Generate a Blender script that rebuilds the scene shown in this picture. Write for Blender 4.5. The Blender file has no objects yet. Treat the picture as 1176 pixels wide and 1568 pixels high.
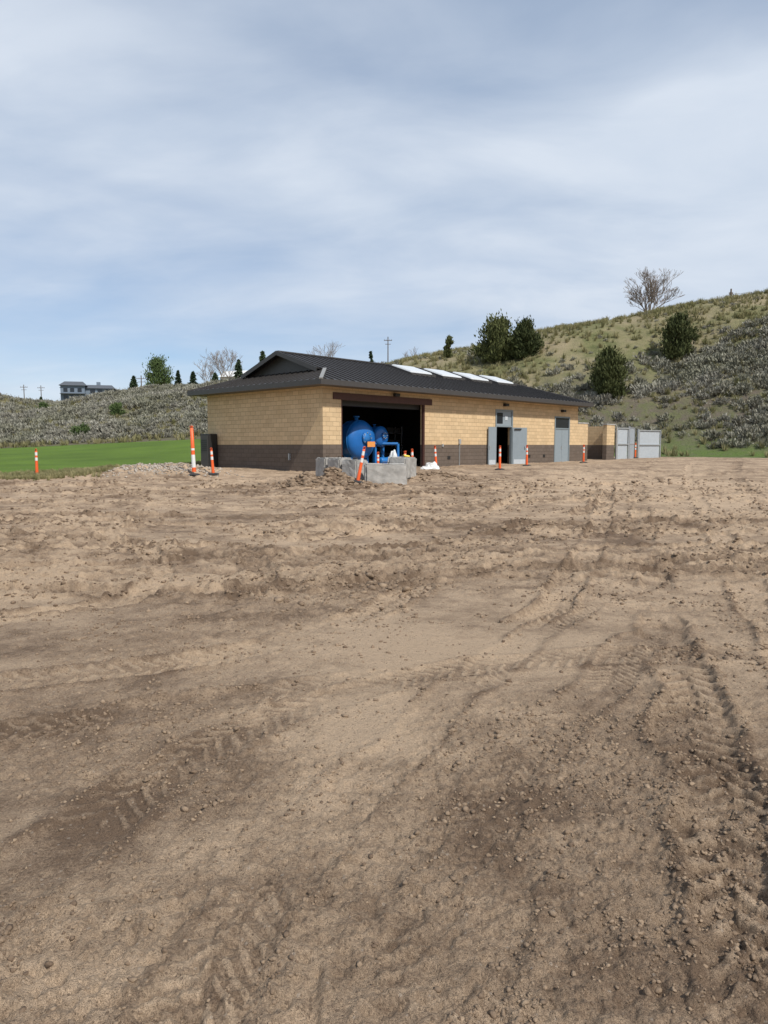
import bpy, bmesh, math, random
import numpy as np
from mathutils import Vector, Matrix
random.seed(7); rng=np.random.default_rng(7)
S=bpy.context.scene
COL=S.collection
# ------------------------------------------------------------------ noise
PERM=rng.permutation(4096); VAL=rng.random(4096)*2-1
def vnoise(x,y):
    xi=np.floor(x).astype(np.int64); yi=np.floor(y).astype(np.int64)
    fx=x-xi; fy=y-yi
    fx=fx*fx*fx*(fx*(fx*6-15)+10); fy=fy*fy*fy*(fy*(fy*6-15)+10)
    def h(a,b): return VAL[PERM[(PERM[a&4095]+b)&4095]]
    a=h(xi,yi); b=h(xi+1,yi); c=h(xi,yi+1); d=h(xi+1,yi+1)
    return (a*(1-fx)+b*fx)*(1-fy)+(c*(1-fx)+d*fx)*fy
def fbm(x,y,o=4,g=.5):
    s=0;a=1;t=0
    for i in range(o):
        cr,sr=math.cos(.6*i),math.sin(.6*i)
        s=s+a*vnoise((x*cr-y*sr)*(2**i)*1.02+17.3*i+100,(x*sr+y*cr)*(2**i)*.98-9.1*i+100); t+=a; a*=g
    return s/t*1.6
def sm(x,a,b):
    t=np.clip((x-a)/(b-a),0,1); return t*t*(3-2*t)
# ------------------------------------------------------------------ terrain
PX=np.array([-600,0,60,130,200,320,400,500,560,600,640,690,740,800,870,950,1000,1060,1176,1500,2000.])
EK=np.array([.05,.063,.058,.059,.071,.083,.088,.093,.103,.110,.119,.129,.135,.153,.160,.172,.183,.193,.210,.25,.25])
KK=(PX-588)/1090
def kD(x,y):
    D=np.maximum(np.maximum(y,.8*np.abs(x)),.01)
    return np.clip(x/D,-1.25,1.25),D
def Dbase(k): return np.interp(k,[-.6,-.25,0,.12,.38,.55,.8],[82,80,74,66,64,60,58])
def Dcrest(k): return np.interp(k,[-.6,-.25,0,.12,.38,.55,.8],[130,128,115,108,106,106,108])
def macro(x,y):
    x=np.asarray(x,float); y=np.asarray(y,float)
    k,D=kD(x,y)
    fl=lambda d: np.interp(d,[0,8,16,24,28,31,36,55,80],[0,0,.06,.17,.28,.45,.52,.68,.85])
    Db=Dbase(k); Dc=Dcrest(k); e=np.interp(k,KK,EK)
    rise=lambda d: sm(d,38,82)*np.interp(k,[-.6,-.26,-.1,.0],[.2,1.5,1.2,0.])
    z0=fl(np.minimum(D,Db))+rise(np.minimum(D,Db))
    t=np.clip((D-Db)/(Dc-Db),0,1)
    prof=1-(1-t)**1.4
    prof=prof*(.55+.45*sm(t,0,.22))
    zc=1.6+e*Dc
    z=z0+(zc-z0)*prof+.5*e*np.clip(D-Dc,0,160)
    hm=sm(t,.05,.4)
    z=z+hm*(1-.75*sm(t,.7,1))*(fbm(x/16,y/16,3)*1.3)+hm*fbm(x/3.5,y/3.5,3)*.18
    def g(cx,cy,rx,ry): return np.exp(-((x-cx)/rx)**2-((y-cy)/ry)**2)
    z=z+.42*g(-2.1,25.4,1.15,.55)*(1+.6*fbm(x*1.7,y*1.7,3))+.22*g(2.3,28.2,1.0,.7)*(1+.5*fbm(x*1.7,y*1.7,3))-.10*g(-.4,26.4,1.4,.7)+.34*g(-9.6,30.2,2.6,1.3)*(1+.3*fbm(x*1.5,y*1.5,3))+.05*fbm(x/6,y/6,2)*sm(D,4,10)*(1-sm(D,30,60))
    return z
def chaikin(P,n=2):
    P=[np.array(p,float) for p in P]
    for _ in range(n):
        Q=[P[0]]
        for a,b in zip(P[:-1],P[1:]): Q+= [a*.75+b*.25,a*.25+b*.75]
        Q.append(P[-1]); P=Q
    return P
TR=[ # pts,width,period,depth,damp,type
 ([(.80,1.0),(1.02,1.84),(1.36,2.7),(1.85,4.06),(2.25,5.4),(3.0,7.95),(5.45,14.9),(10.7,30),(19,50)],.36,.15,.030,.02,1),
 ([(1.35,1.0),(1.62,1.84),(2.05,2.8),(2.65,4.06),(3.1,5.4),(4.1,7.95),(6.9,14.9),(12.6,30),(21,48)],.36,.13,.026,-.22,1),
 ([(2.9,3.5),(3.9,6),(5.2,8),(8.6,15),(14.6,30),(23,46)],.42,.16,.040,.2,1),
 ([(3.6,3.5),(5,6.5),(6.4,8.5),(10,15.2),(16.8,30),(24,42)],.42,.16,.045,-.28,1),
 ([(5.2,5.5),(7.6,9),(12,15.2),(20.8,30)],.45,.16,.045,.22,1),
 ([(6.2,6.2),(8.8,9.5),(13.6,16),(23,31)],.45,.16,.045,-.28,1),
 ([(1.3,6.3),(2.4,8.6),(4.6,14.9),(8.8,28)],.40,.15,.035,-.2,1),
 ([(-9,13.2),(-7,12.6),(-3,11),(0,9.9),(2.5,9),(5.2,8.7)],.42,.15,.05,.18,1),
 ([(-9,14.6),(-6.5,14),(-2.6,12.6),(.4,11.6),(3,10.9),(6.2,10.6)],.42,.15,.05,-.30,1),
 ([(-5.6,8.9),(-3,9.6),(-.9,10.4),(1.7,12),(4.6,15.7),(7,22)],.40,.15,.05,.22,1),
 ([(-6.8,10.3),(-3.6,11),(-1.5,12),(.7,13.6),(3,17),(4.4,23)],.40,.15,.05,-.30,1),
 ([(-4.6,7.9),(-2,7.5),(.9,8.6),(4,9.6),(8,9.6)],.38,.13,.038,.18,1),
 ([(-14,17),(-9,16),(-4,15.5),(1,14.2),(5,13.6),(9,14)],.5,.18,.06,.22,1),
 ([(-16,20),(-9,19),(-4,18.2),(2,18),(8,19)],.55,.2,.07,-.32,1),
 ([(-16,23),(-8,21.5),(-2,21.4),(4,21.8),(12,23.5)],.55,.2,.08,.24,0),
 ([(-16,26),(-8,24.5),(-4,23.6),(2,24),(9,26)],.6,.2,.08,-.30,0),
 ([(-14,15.4),(-8,15),(-3,13.6),(2,13),(7,12)],.45,.15,.05,-.30,1),
 ([(-3.4,5.6),(-2.2,6.0),(-1.5,7),(-1.4,8.6),(-2.2,11)],.36,.12,.030,.15,1),
 ([(-4.4,6.4),(-2.9,6.9),(-2.5,8),(-3.2,10),(-5,12.5)],.36,.12,.030,-.24,1),
 ([(-.7,1.2),(-.5,2.2),(-.1,3.3),(.5,4.6),(1.7,6.6),(3.6,9)],.34,.09,.010,-.03,1),
 ([(.0,1.1),(.22,2.2),(.6,3.2),(1.1,4.2),(2.2,5.8)],.34,.08,.012,.06,1),
 ([(-1.6,1.3),(-1.35,2.6),(-.95,3.7),(-.2,4.6),(.9,5.2),(2.4,5.4),(4.4,5.2)],.34,.11,.014,.10,1),
 ([(-3.2,3.2),(-2.2,3.9),(-1.1,4.35),(.2,4.9)],.34,.11,.020,.12,1),
 ([(-4.0,4.3),(-2.6,4.7),(-1.2,5.2),(-.2,6.4),(.4,8)],.36,.12,.025,-.24,1),
]
TRC=[(chaikin(t[0],2),)+tuple(t[1:]) for t in TR]
def tracks(x,y):
    dz=np.zeros_like(x); dd=np.zeros_like(x); ed=np.zeros_like(x)
    wob=fbm(x*1.3,y*1.3,2)*.07+fbm(x*9,y*9,2)*.018
    for ti,(P,w,per,dep,dmp,ty) in enumerate(TRC):
        A=np.array(P); m=w*1.3
        idx=np.where((x>A[:,0].min()-m)&(x<A[:,0].max()+m)&(y>A[:,1].min()-m)&(y<A[:,1].max()+m))[0]
        if len(idx)==0: continue
        X=x[idx];Y=y[idx]
        bd=np.full(len(idx),9.);bs=np.zeros(len(idx));L=0
        for a,b in zip(P[:-1],P[1:]):
            d=b-a;l=np.hypot(*d)
            if l<1e-6: continue
            u=d/l; rx=X-a[0];ry=Y-a[1]
            t=np.clip(rx*u[0]+ry*u[1],0,l)
            qx=rx-t*u[0];qy=ry-t*u[1]; q=np.hypot(qx,qy)*np.sign(u[0]*ry-u[1]*rx+1e-9)
            k=np.abs(q)<np.abs(bd); bd[k]=q[k]; bs[k]=(L+t)[k]; L+=l
        bd=bd+wob[idx]
        a=np.abs(bd)/(w*.5)
        ins=1-sm(a,.78,1.08)
        berm=np.exp(-((a-1.15)/.2)**2)
        pres=np.clip(.75+fbm(X*.7+ti*7,Y*.7,2)*.9,0,1)
        tw=np.clip(.75+fbm(X*2.3+ti*3,Y*2.3,2)*1.1,0,1)
        if ty==1:
            ph=bs/per+np.abs(bd)/per*.8+.5*(bd>0)+fbm(X*3,Y*3,2)*.12; pat=sm(np.sin(ph*2*np.pi),-.2,.75)*(np.abs(a)>.10)*tw
        else: pat=sm(np.sin(bs/per*2*np.pi),-.3,.5)*.35*tw
        dz[idx]+=pres*(-dep*ins+dep*.8*berm*(1+.9*fbm(X*9,Y*9,2))+ins*pat*min(dep*.85,.024))
        dd[idx]+=pres*(dmp*ins+(.5-pat)*.36*tw*ins+.20*berm*(1+fbm(X*4,Y*4,2)))  # middle term paints the tread bars' shadow into the gaps
        ed[idx]=np.maximum(ed[idx],berm*pres)
    return dz,dd,ed
def micro(x,y):
    x=np.asarray(x,float);y=np.asarray(y,float)
    k,D=kD(x,y)
    dz,dd,ed=tracks(x,y)
    mid=sm(D,5.5,10)*(1-sm(D,28,44))
    near=1-sm(D,5,9)
    r=fbm(x*.55,y*1.1,3)
    rough=np.clip(fbm(x*.45+31,y*.8+5,3)*1.1+.5,0,1)
    def g(cx,cy,rx,ry): return np.exp(-((x-cx)/rx)**2-((y-cy)/ry)**2)
    smooth_patch=np.clip(g(.6,5.4,1.4,1.1)+g(-.15,4.0,.35,.5)+g(1.6,6.6,1.2,.8),0,1)
    rough=rough*(1-.8*smooth_patch)
    rd=1-np.abs(fbm(x*1.1,y*2.2,4,.6))*1.7
    rd2=1-np.abs(fbm(x*3.1+7,y*5.2,3,.6))*1.7
    z=r*.020+mid*rough*(.062*rd+.036*rd2)+dz
    fine=fbm(x*7,y*7,4,.6)*.016*(.3+rough)*(1-.55*near)+fbm(x*24+3,y*24,3)*.0085*(.55+rough)*(1-.6*smooth_patch)*(1-sm(D,12,25))
    lump=np.clip(fbm(x*10+9,y*10,3,.6)-.25,0,1)*.026*rough*(1-.4*near)*(1-sm(D,14,24))
    z=z+fine+lump
    base=fbm(x*.5+3,y*.6,5,.6); b2=fbm(x*2.4,y*3.0,5,.65)
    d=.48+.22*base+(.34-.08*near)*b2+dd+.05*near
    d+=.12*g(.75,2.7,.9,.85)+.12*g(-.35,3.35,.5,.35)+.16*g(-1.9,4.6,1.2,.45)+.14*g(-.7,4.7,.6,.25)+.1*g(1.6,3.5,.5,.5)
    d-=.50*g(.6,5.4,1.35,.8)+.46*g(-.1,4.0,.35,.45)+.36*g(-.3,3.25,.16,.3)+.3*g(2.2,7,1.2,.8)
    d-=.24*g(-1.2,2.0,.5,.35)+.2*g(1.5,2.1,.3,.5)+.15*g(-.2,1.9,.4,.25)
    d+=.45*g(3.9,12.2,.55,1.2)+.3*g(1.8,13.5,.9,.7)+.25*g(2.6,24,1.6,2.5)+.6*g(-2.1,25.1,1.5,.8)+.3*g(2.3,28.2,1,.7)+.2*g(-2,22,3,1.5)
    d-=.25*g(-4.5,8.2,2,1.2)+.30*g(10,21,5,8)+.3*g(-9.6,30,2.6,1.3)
    d-=mid*rough*(.34*(rd-.45)+.18*(rd2-.5))+.05  # relief shade painted in: ridge tops lighter, hollows darker
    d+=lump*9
    return z,np.clip(d,0,1),ed,rough
LE_K=(np.array([-900,0,150,200,300,330,420,560])-588)/1090
LE_D=np.array([27,28,29.7,33,39,46,56,60.])
def lawn_mask(x,y):
    k,D=kD(x,y)
    edge=np.interp(k,LE_K,LE_D)+fbm(x*.4,y*.4,3)*.9+fbm(x*2.5,y*2.5,2)*.35
    return (D>edge)&(D<Dbase(k)-1.0+fbm(x*.3,y*.3,2)*1.2)&(k<-.04)&(y>0)
def vegmix(x,y):
    k,D=kD(x,y); return D-(Dbase(k)-6+fbm(x*.35,y*.35,3)*2.2)
def height(x,y):
    x=np.atleast_1d(np.asarray(x,float));y=np.atleast_1d(np.asarray(y,float))
    dirt=1-sm(vegmix(x,y),-2,0)
    return macro(x,y)+micro(x,y)[0]*dirt*np.where(lawn_mask(x,y),.2,1)
def h1(x,y): return float(height(x,y)[0])
az=np.concatenate([np.linspace(-math.pi,-.66,70,endpoint=False),np.linspace(-.66,.66,760,endpoint=False),np.linspace(.66,math.pi,70,endpoint=False)])
rr=np.concatenate([[.02,.4,.8],np.exp(np.linspace(math.log(1.2),math.log(32),900,endpoint=False)),np.exp(np.linspace(math.log(32),math.log(140),240,endpoint=False)),np.exp(np.linspace(math.log(140),math.log(1500),30))])
nA=len(az);nR=len(rr)
R,A=np.meshgrid(rr,az,indexing='ij')
GX=(R*np.sin(A)).ravel();GY=(R*np.cos(A)).ravel()
MZ=macro(GX,GY); mz,damp_and_shade,edg,rough=micro(GX,GY)
vg=vegmix(GX,GY); lm=lawn_mask(GX,GY)
GZ=MZ+mz*(1-sm(vg,-2,0))*np.where(lm,.2,1)
i=np.arange(nR-1)[:,None]*nA; j=np.arange(nA)[None,:]; j2=(j+1)%nA
F=np.stack([i+j,i+nA+j,i+nA+j2,i+j2],-1).reshape(-1,4)[:,::-1]
def np_mesh(name,V,F,mats=(),smooth=True,attrs=None,sub=None,mi=None):
    F=np.asarray(F)
    if sub is not None:
        F=F[sub]; u,inv=np.unique(F.ravel(),return_inverse=True)
        V=V[u]; F=inv.reshape(F.shape)
        if attrs: attrs={k:v[u] for k,v in attrs.items()}
    n=F.shape[1]
    me=bpy.data.meshes.new(name)
    me.vertices.add(len(V)); me.vertices.foreach_set('co',np.asarray(V,np.float32).ravel())
    me.loops.add(F.size); me.loops.foreach_set('vertex_index',F.astype(np.int32).ravel())
    me.polygons.add(len(F)); me.polygons.foreach_set('loop_start',(np.arange(len(F))*n).astype(np.int32))
    me.polygons.foreach_set('use_smooth',np.full(len(F),smooth))
    if mi is not None: me.polygons.foreach_set('material_index',np.asarray(mi,np.int32))
    me.update(calc_edges=True)
    if attrs:
        for k,v in attrs.items():
            a=me.attributes.new(k,'FLOAT','POINT'); a.data.foreach_set('value',np.asarray(v,np.float32))
    for m in mats: me.materials.append(m)
    return me
def obj(name,me,parent=None,loc=None):
    o=bpy.data.objects.new(name,me); COL.objects.link(o)
    if parent: o.parent=parent
    if loc is not None: o.location=loc
    return o
def empty(name,loc=(0,0,0),rz=0):
    o=bpy.data.objects.new(name,None); COL.objects.link(o); o.location=loc; o.rotation_euler=(0,0,rz); return o
# ------------------------------------------------------------------ materials
class M:
    def __init__(s,name,rough=.9):
        s.m=bpy.data.materials.new(name); s.m.use_nodes=True; s.t=s.m.node_tree
        s.b=s.t.nodes['Principled BSDF']; s.b.inputs['Roughness'].default_value=rough
        if rough>.8: s.b.inputs['Specular IOR Level'].default_value=.2
    def n(s,ty,**kw):
        nd=s.t.nodes.new(ty)
        for k,v in kw.items():
            if k.startswith('i_'): 
                key=k[2:].replace('_',' ')
                inp=nd.inputs[int(key)] if key.isdigit() else nd.inputs[key]
                if isinstance(v,bpy.types.NodeSocket): s.t.links.new(v,inp)
                else: inp.default_value=v
            else: setattr(nd,k,v)
        return nd
    def l(s,a,b): s.t.links.new(a,b)
    def pos(s): return s.n('ShaderNodeNewGeometry').outputs['Position']
    def objc(s): return s.n('ShaderNodeTexCoord').outputs['Object']
    def noise(s,vec,scale,detail=4,rough=.6,dist=0):
        return s.n('ShaderNodeTexNoise',i_Vector=vec,i_Scale=scale,i_Detail=detail,i_Roughness=rough,i_Distortion=dist).outputs['Fac']
    def math(s,op,a,b=0.,c=0.,clamp=False):
        nd=s.n('ShaderNodeMath',operation=op,use_clamp=clamp)
        for q,v in enumerate((a,b,c)):
            if isinstance(v,bpy.types.NodeSocket): s.l(v,nd.inputs[q])
            else: nd.inputs[q].default_value=v
        return nd.outputs[0]
    def rng(s,v,a,b,c=0.,d=1.):
        return s.n('ShaderNodeMapRange',i_0=v,i_1=a,i_2=b,i_3=c,i_4=d).outputs[0]
    def mix(s,f,a,b,bt='MIX'):
        nd=s.n('ShaderNodeMix',data_type='RGBA',blend_type=bt)
        for q,v in ((0,f),(6,a),(7,b)):
            if isinstance(v,bpy.types.NodeSocket): s.l(v,nd.inputs[q])
            elif q==0: nd.inputs[0].default_value=v
            else: nd.inputs[q].default_value=(*v[:3],1)
        return nd.outputs[2]
    def col(s,c):
        if isinstance(c,bpy.types.NodeSocket): s.l(c,s.b.inputs['Base Color'])
        else: s.b.inputs['Base Color'].default_value=(*c,1)
    def bump(s,h,dist=.01,st=1.,prev=None):
        nd=s.n('ShaderNodeBump',i_Height=h,i_Distance=dist,i_Strength=st)
        if prev is not None: s.l(prev,nd.inputs['Normal'])
        s.l(nd.outputs[0],s.b.inputs['Normal']); return nd.outputs[0]
def simple(name,c,rough=.8,var=.15,scale=6,metal=0,bump=0,bs=40):
    m=M(name,rough); o=m.objc(); f=m.noise(o,scale,4,.65)
    c=np.array(c)
    m.col(m.mix(m.rng(f,.3,.7),c*(1-var),np.minimum(c*(1+var),1)))
    m.b.inputs['Metallic'].default_value=metal
    if bump: m.bump(m.noise(o,bs,4,.6),bump,.6)
    return m.m
# dirt
m=M('dirt',.95); p=m.pos()
da=m.n('ShaderNodeAttribute',attribute_name='damp_and_shade').outputs['Fac']  # soil damp plus painted shade of ridges and treads
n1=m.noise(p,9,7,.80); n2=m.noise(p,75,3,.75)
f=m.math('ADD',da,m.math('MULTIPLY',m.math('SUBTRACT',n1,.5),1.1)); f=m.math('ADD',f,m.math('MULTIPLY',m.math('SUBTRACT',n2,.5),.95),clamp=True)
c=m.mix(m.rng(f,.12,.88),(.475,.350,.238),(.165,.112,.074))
vo=m.n('ShaderNodeTexVoronoi',i_Vector=p,i_Scale=60.,i_Randomness=1.)
r_=m.n('ShaderNodeSeparateColor',i_0=vo.outputs['Color'])
ins=m.math('LESS_THAN',vo.outputs['Distance'],m.math('MULTIPLY',r_.outputs[1],.42))
c=m.mix(m.math('MULTIPLY',m.math('MULTIPLY',ins,m.math('LESS_THAN',r_.outputs[0],.32)),.6),c,(.11,.076,.052))
c=m.mix(m.math('MULTIPLY',m.math('MULTIPLY',ins,m.math('GREATER_THAN',r_.outputs[0],.92)),.4),c,(.45,.38,.31))
m.col(c)
b1=m.bump(n1,.060,.75)
m.bump(n2,.015,.9,b1)
DIRT=m.m
m=M('clod',.95); p=m.pos(); c=m.mix(m.rng(m.noise(p,9,3),.35,.65),(.145,.100,.068),(.32,.235,.16)); m.col(c); m.bump(m.noise(p,60,3,.7),.012,.8); CLOD=m.m
m=M('gravel',.95); p=m.pos(); v=m.n('ShaderNodeTexVoronoi',i_Vector=p,i_Scale=14.)
c=m.mix(m.rng(v.outputs['Distance'],.1,.6),(.50,.45,.39),(.33,.28,.23)); m.col(c); m.bump(v.outputs['Distance'],.05,.8); GRAVEL=m.m
# lawn
m=M('lawn',.9); p=m.pos()
c=m.mix(m.rng(m.noise(p,.2,4,.6),.35,.65),(.066,.120,.014),(.105,.180,.02))
c=m.mix(m.rng(m.noise(p,5,5,.7),.4,.75,0,.6),c,(.13,.165,.035)); m.col(c); m.bump(m.noise(p,18,4,.7),.08,.7); LAWN=m.m
# hillside
m=M('hillside',.95); p=m.pos()
up=m.n('ShaderNodeAttribute',attribute_name='up').outputs['Fac']
gs_=m.n('ShaderNodeAttribute',attribute_name='strip').outputs['Fac']
na=m.noise(p,.13,5,.65); nb=m.noise(p,.9,5,.7); nc=m.noise(p,5,4,.7)
green=m.mix(m.rng(nb,.35,.65),(.120,.132,.052),(.225,.215,.10))
dry=m.mix(m.rng(nc,.3,.7),(.26,.21,.13),(.38,.32,.20))
top=m.mix(m.rng(na,.40,.60),green,dry)
low=m.mix(m.rng(nb,.40,.62),(.150,.125,.098),(.14,.145,.07))
f=m.math('ADD',up,m.math('MULTIPLY',m.math('SUBTRACT',na,.5),.7),clamp=True)
c=m.mix(m.rng(f,.25,.6),low,top); c=m.mix(m.rng(nc,.35,.85,0,.4),c,(.075,.065,.04))
c=m.mix(m.math('MULTIPLY',gs_,m.rng(nb,.3,.5,.3,.9)),c,(.10,.155,.035)); m.col(c)
m.bump(m.noise(p,2.5,5,.75),.35,.8); HILL=m.m
V=np.stack([GX,GY,GZ],1)
kk,DD=kD(GX,GY)
up=np.clip((DD-Dbase(kk))/(Dcrest(kk)-Dbase(kk)),0,1.0)
upf=up*np.where(kk>0,1.3,.75)
strip=np.clip(np.exp(-((DD-Dbase(kk)+1.5)/4)**2)*1.2,0,1)*(kk>.1)
fc=F[:,0]
isveg=vg[fc]>0
ground=obj('ground',np_mesh('ground',V,F,[DIRT],True,{'damp_and_shade':damp_and_shade},~isveg))
hill=obj('hillside',np_mesh('hillside',V,F,[HILL],True,{'up':np.clip(upf,0,1),'strip':strip},isveg))
Lv=V.copy(); Lv[:,2]+=.03
lawn=obj('lawn',np_mesh('lawn',Lv,F,[LAWN],True,None,lm[fc]))
# ------------------------------------------------------------------ generic mesh utils
def quad_cloud(C,s,elong=1.,updir=None,r=rng):
    n=len(C); a=r.normal(size=(n,3)); a/=np.linalg.norm(a,axis=1)[:,None]
    if updir is not None:
        a=a*.55+updir; a/=np.linalg.norm(a,axis=1)[:,None]
    b=r.normal(size=(n,3)); b-= (b*a).sum(1)[:,None]*a; b/=np.linalg.norm(b,axis=1)[:,None]
    s=np.broadcast_to(s,(n,))[:,None]
    a=a*s*elong; b=b*s
    V=np.stack([C-a,C+b*.6,C+a,C-b*.6],1).reshape(-1,3)
    return V,np.arange(4*n).reshape(-1,4)
def tubes(segs,n=5):
    P0=np.array([s[0] for s in segs],float);P1=np.array([s[1] for s in segs],float)
    r0=np.array([s[2] for s in segs]);r1=np.array([s[3] for s in segs])
    d=P1-P0; d/=np.maximum(np.linalg.norm(d,axis=1),1e-6)[:,None]
    ref=np.where(np.abs(d[:,2:3])>.9,np.array([[1.,0,0]]),np.array([[0,0,1.]]))
    u=np.cross(d,ref);u/=np.linalg.norm(u,axis=1)[:,None];v=np.cross(d,u)
    Vs=[]
    for q in range(n):
        c,s_=math.cos(2*math.pi*q/n),math.sin(2*math.pi*q/n)
        o=u*c+v*s_; Vs.append(P0+o*r0[:,None]); Vs.append(P1+o*r1[:,None])
    V=np.stack(Vs,1); m_=len(segs)
    F=[]
    base=np.arange(m_)[:,None]*2*n
    for q in range(n):
        q2=(q+1)%n; F.append(base+np.array([[2*q,2*q2,2*q2+1,2*q+1]]))
    return V.reshape(-1,3),np.stack(F,1).reshape(-1,4)
def join_np(parts):
    Vs=[];Fs=[];mi=[];o=0
    for V_,F_,k in parts:
        Vs.append(V_);Fs.append(F_+o);mi.append(np.full(len(F_),k));o+=len(V_)
    return np.concatenate(Vs),np.concatenate(Fs),np.concatenate(mi)
def leafmat(name,dark,light,scale=1.2,mid=None):
    m=M(name,.85); p=m.pos(); f=m.noise(p,scale,3,.6); g=m.noise(p,scale*9,2,.6)
    oi=m.n('ShaderNodeObjectInfo').outputs['Random']
    f=m.math('ADD',m.math('MULTIPLY',f,.6),m.math('ADD',m.math('MULTIPLY',g,.35),m.math('MULTIPLY',oi,.25)))
    c=m.mix(m.rng(f,.38,.78),dark,light)
    if mid is not None: c=m.mix(m.rng(m.noise(p,.12,3,.6),.42,.62,0,.6),c,mid)
    m.col(c); return m.m
BARK=simple('bark',(.12,.09,.065),.95,.3,8,bump=.03)
BARKG=simple('bark_grey',(.25,.205,.17),.95,.25,8)
JUN=leafmat('juniper_foliage',(.036,.048,.018),(.125,.135,.050),1.1)
CONM=leafmat('conifer_foliage',(.024,.042,.022),(.07,.10,.05),.9)
DEC=leafmat('leaf_foliage',(.045,.075,.025),(.12,.165,.06),.6)
SAGE=leafmat('sage_foliage',(.150,.138,.112),(.37,.355,.295),1.6,(.215,.215,.145))
SAGEW=simple('sage_wood',(.11,.085,.065),.95)
GRS=leafmat('bunch_grass',(.14,.145,.055),(.36,.315,.17),.8)
# ------------------------------------------------------------------ scatter
def bush_mesh(seed):
    r=np.random.default_rng(seed); C=[];U=[]
    for q in range(11):
        a=r.random()*6.28; e=.25+r.random()*1.2; d=np.array([math.cos(a)*math.cos(e),math.sin(a)*math.cos(e),math.sin(e)*.85])
        L=.38+.2*r.random()
        n=15; t=r.random((n,1))**.5
        C.append(d*L*(.45+.55*t)+r.normal(size=(n,3))*.08); U.append(np.repeat((d+np.array([0,0,.5]))[None],n,0))
    C=np.concatenate(C);U=np.concatenate(U);C[:,2]=np.abs(C[:,2])
    Vq,Fq=quad_cloud(C,.045+.030*r.random(len(C)),1.8,U,r)
    segs=[((0,0,-.15),tuple(c*.85),.02,.008) for c in C[::14]]
    Vt,Ft=tubes(segs,3)
    V_,F_,mi=join_np([(Vq,Fq,0),(Vt,Ft,1)])
    return np_mesh('sage_clump',V_,F_,[SAGE,SAGEW],False,mi=mi)
def tuft_mesh(seed):
    r=np.random.default_rng(seed); n=36
    a=r.random(n)*6.28; C=np.stack([np.cos(a)*.12*r.random(n),np.sin(a)*.12*r.random(n),np.zeros(n)],1)
    tip=C*3.2+np.stack([r.normal(size=n)*.05,r.normal(size=n)*.05,.3+.25*r.random(n)],1)
    w=np.stack([-np.sin(a),np.cos(a),np.zeros(n)],1)*.02
    V_=np.stack([C-w,C+w,tip+w*.3,tip-w*.3],1).reshape(-1,3)
    return np_mesh('grass_clump',V_,np.arange(4*n).reshape(-1,4),[GRS],False)
def scatter(top,meshes,X,Y,Sz,sink=.05,name='clump'):
    E=empty(top)
    n=len(X); Z=height(X,Y)-sink
    which=rng.integers(0,len(meshes),n)
    for q,me in enumerate(meshes):
        k=np.where(which==q)[0]
        if len(k)==0: continue
        a=rng.random(len(k))*6.28; s=Sz[k]/2*math.sqrt(2)
        tx=rng.normal(size=len(k))*.12;ty=rng.normal(size=len(k))*.12
        Vs=[]
        for c in range(4):
            dx=np.cos(a+c*math.pi/2)*s;dy=np.sin(a+c*math.pi/2)*s
            Vs.append(np.stack([X[k]+dx,Y[k]+dy,Z[k]+dx*tx+dy*ty],1))
        V_=np.stack(Vs,1).reshape(-1,3)
        io=obj(name+'_scatter_%d'%q,np_mesh(name+'_pts',V_,np.arange(len(V_)).reshape(-1,4)),E)
        io.instance_type='FACES'; io.use_instance_faces_scale=True; io.instance_faces_scale=1
        io.show_instancer_for_render=False; io.show_instancer_for_viewport=False
        obj(name+'_%d'%q,me,io)
    return E
def sample(n,kmin,kmax,dmin,dmax):
    k=rng.random(n)*(kmax-kmin)+kmin; D=np.sqrt(rng.random(n)*(dmax**2-dmin**2)+dmin**2)
    return k*D,D,k,D
X,Y,k,D=sample(34000,-.72,.75,58,150)
t=(D-Dbase(k))/(Dcrest(k)-Dbase(k))
nz=fbm(X*.075,Y*.075,3); nz2=fbm(X*.3,Y*.3,2)
lim=np.where(k>.02,.42+.14*fbm(X*.05,Y*.05,2),1.15)
soft=1-sm(t,lim-.10,lim+.14)
dens=np.where(t<.04,.0,.88*soft+np.where(k>.02,.05,.1))*(.85+.7*nz+.5*nz2)
keep=(rng.random(len(X))<dens)&(t<1.04)&((k<-.22)|(k>.06)|(t>.6))
X,Y,t2,k2=X[keep],Y[keep],t[keep],k[keep]; print('sage',len(X))
sz=(.55+.8*rng.random(len(X))**1.4)*1.4*np.where((k2>0)&(t2>.5),.62,1)
scatter('sagebrush',[bush_mesh(s) for s in range(5)],X,Y,sz,.05,'bush')
X,Y,k,D=sample(24000,-.72,.75,54,135)
t=(D-Dbase(k))/(Dcrest(k)-Dbase(k)); nz=fbm(X*.12+9,Y*.12,3)
keep=(vegmix(X,Y)>.5)&(~lawn_mask(X,Y))&(rng.random(len(X))<.35+.45*np.clip(t,0,1)+.5*nz)&(t<1.08)&((k<-.22)|(k>.06)|(t>.6))
X,Y=X[keep],Y[keep]
scatter('hillside_grass',[tuft_mesh(s) for s in range(3)],X,Y,.6+.9*rng.random(len(X)),.02,'grass')
k=rng.random(2600)*.36-.60; D=np.interp(k,LE_K,LE_D)+rng.normal(size=2600)*.7+.2
X,Y=k*D,D
E=scatter('lawn_edge_grass',[tuft_mesh(s+10) for s in range(2)],X,Y,.15+.25*rng.random(len(X)),.0,'edge_grass')
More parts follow.
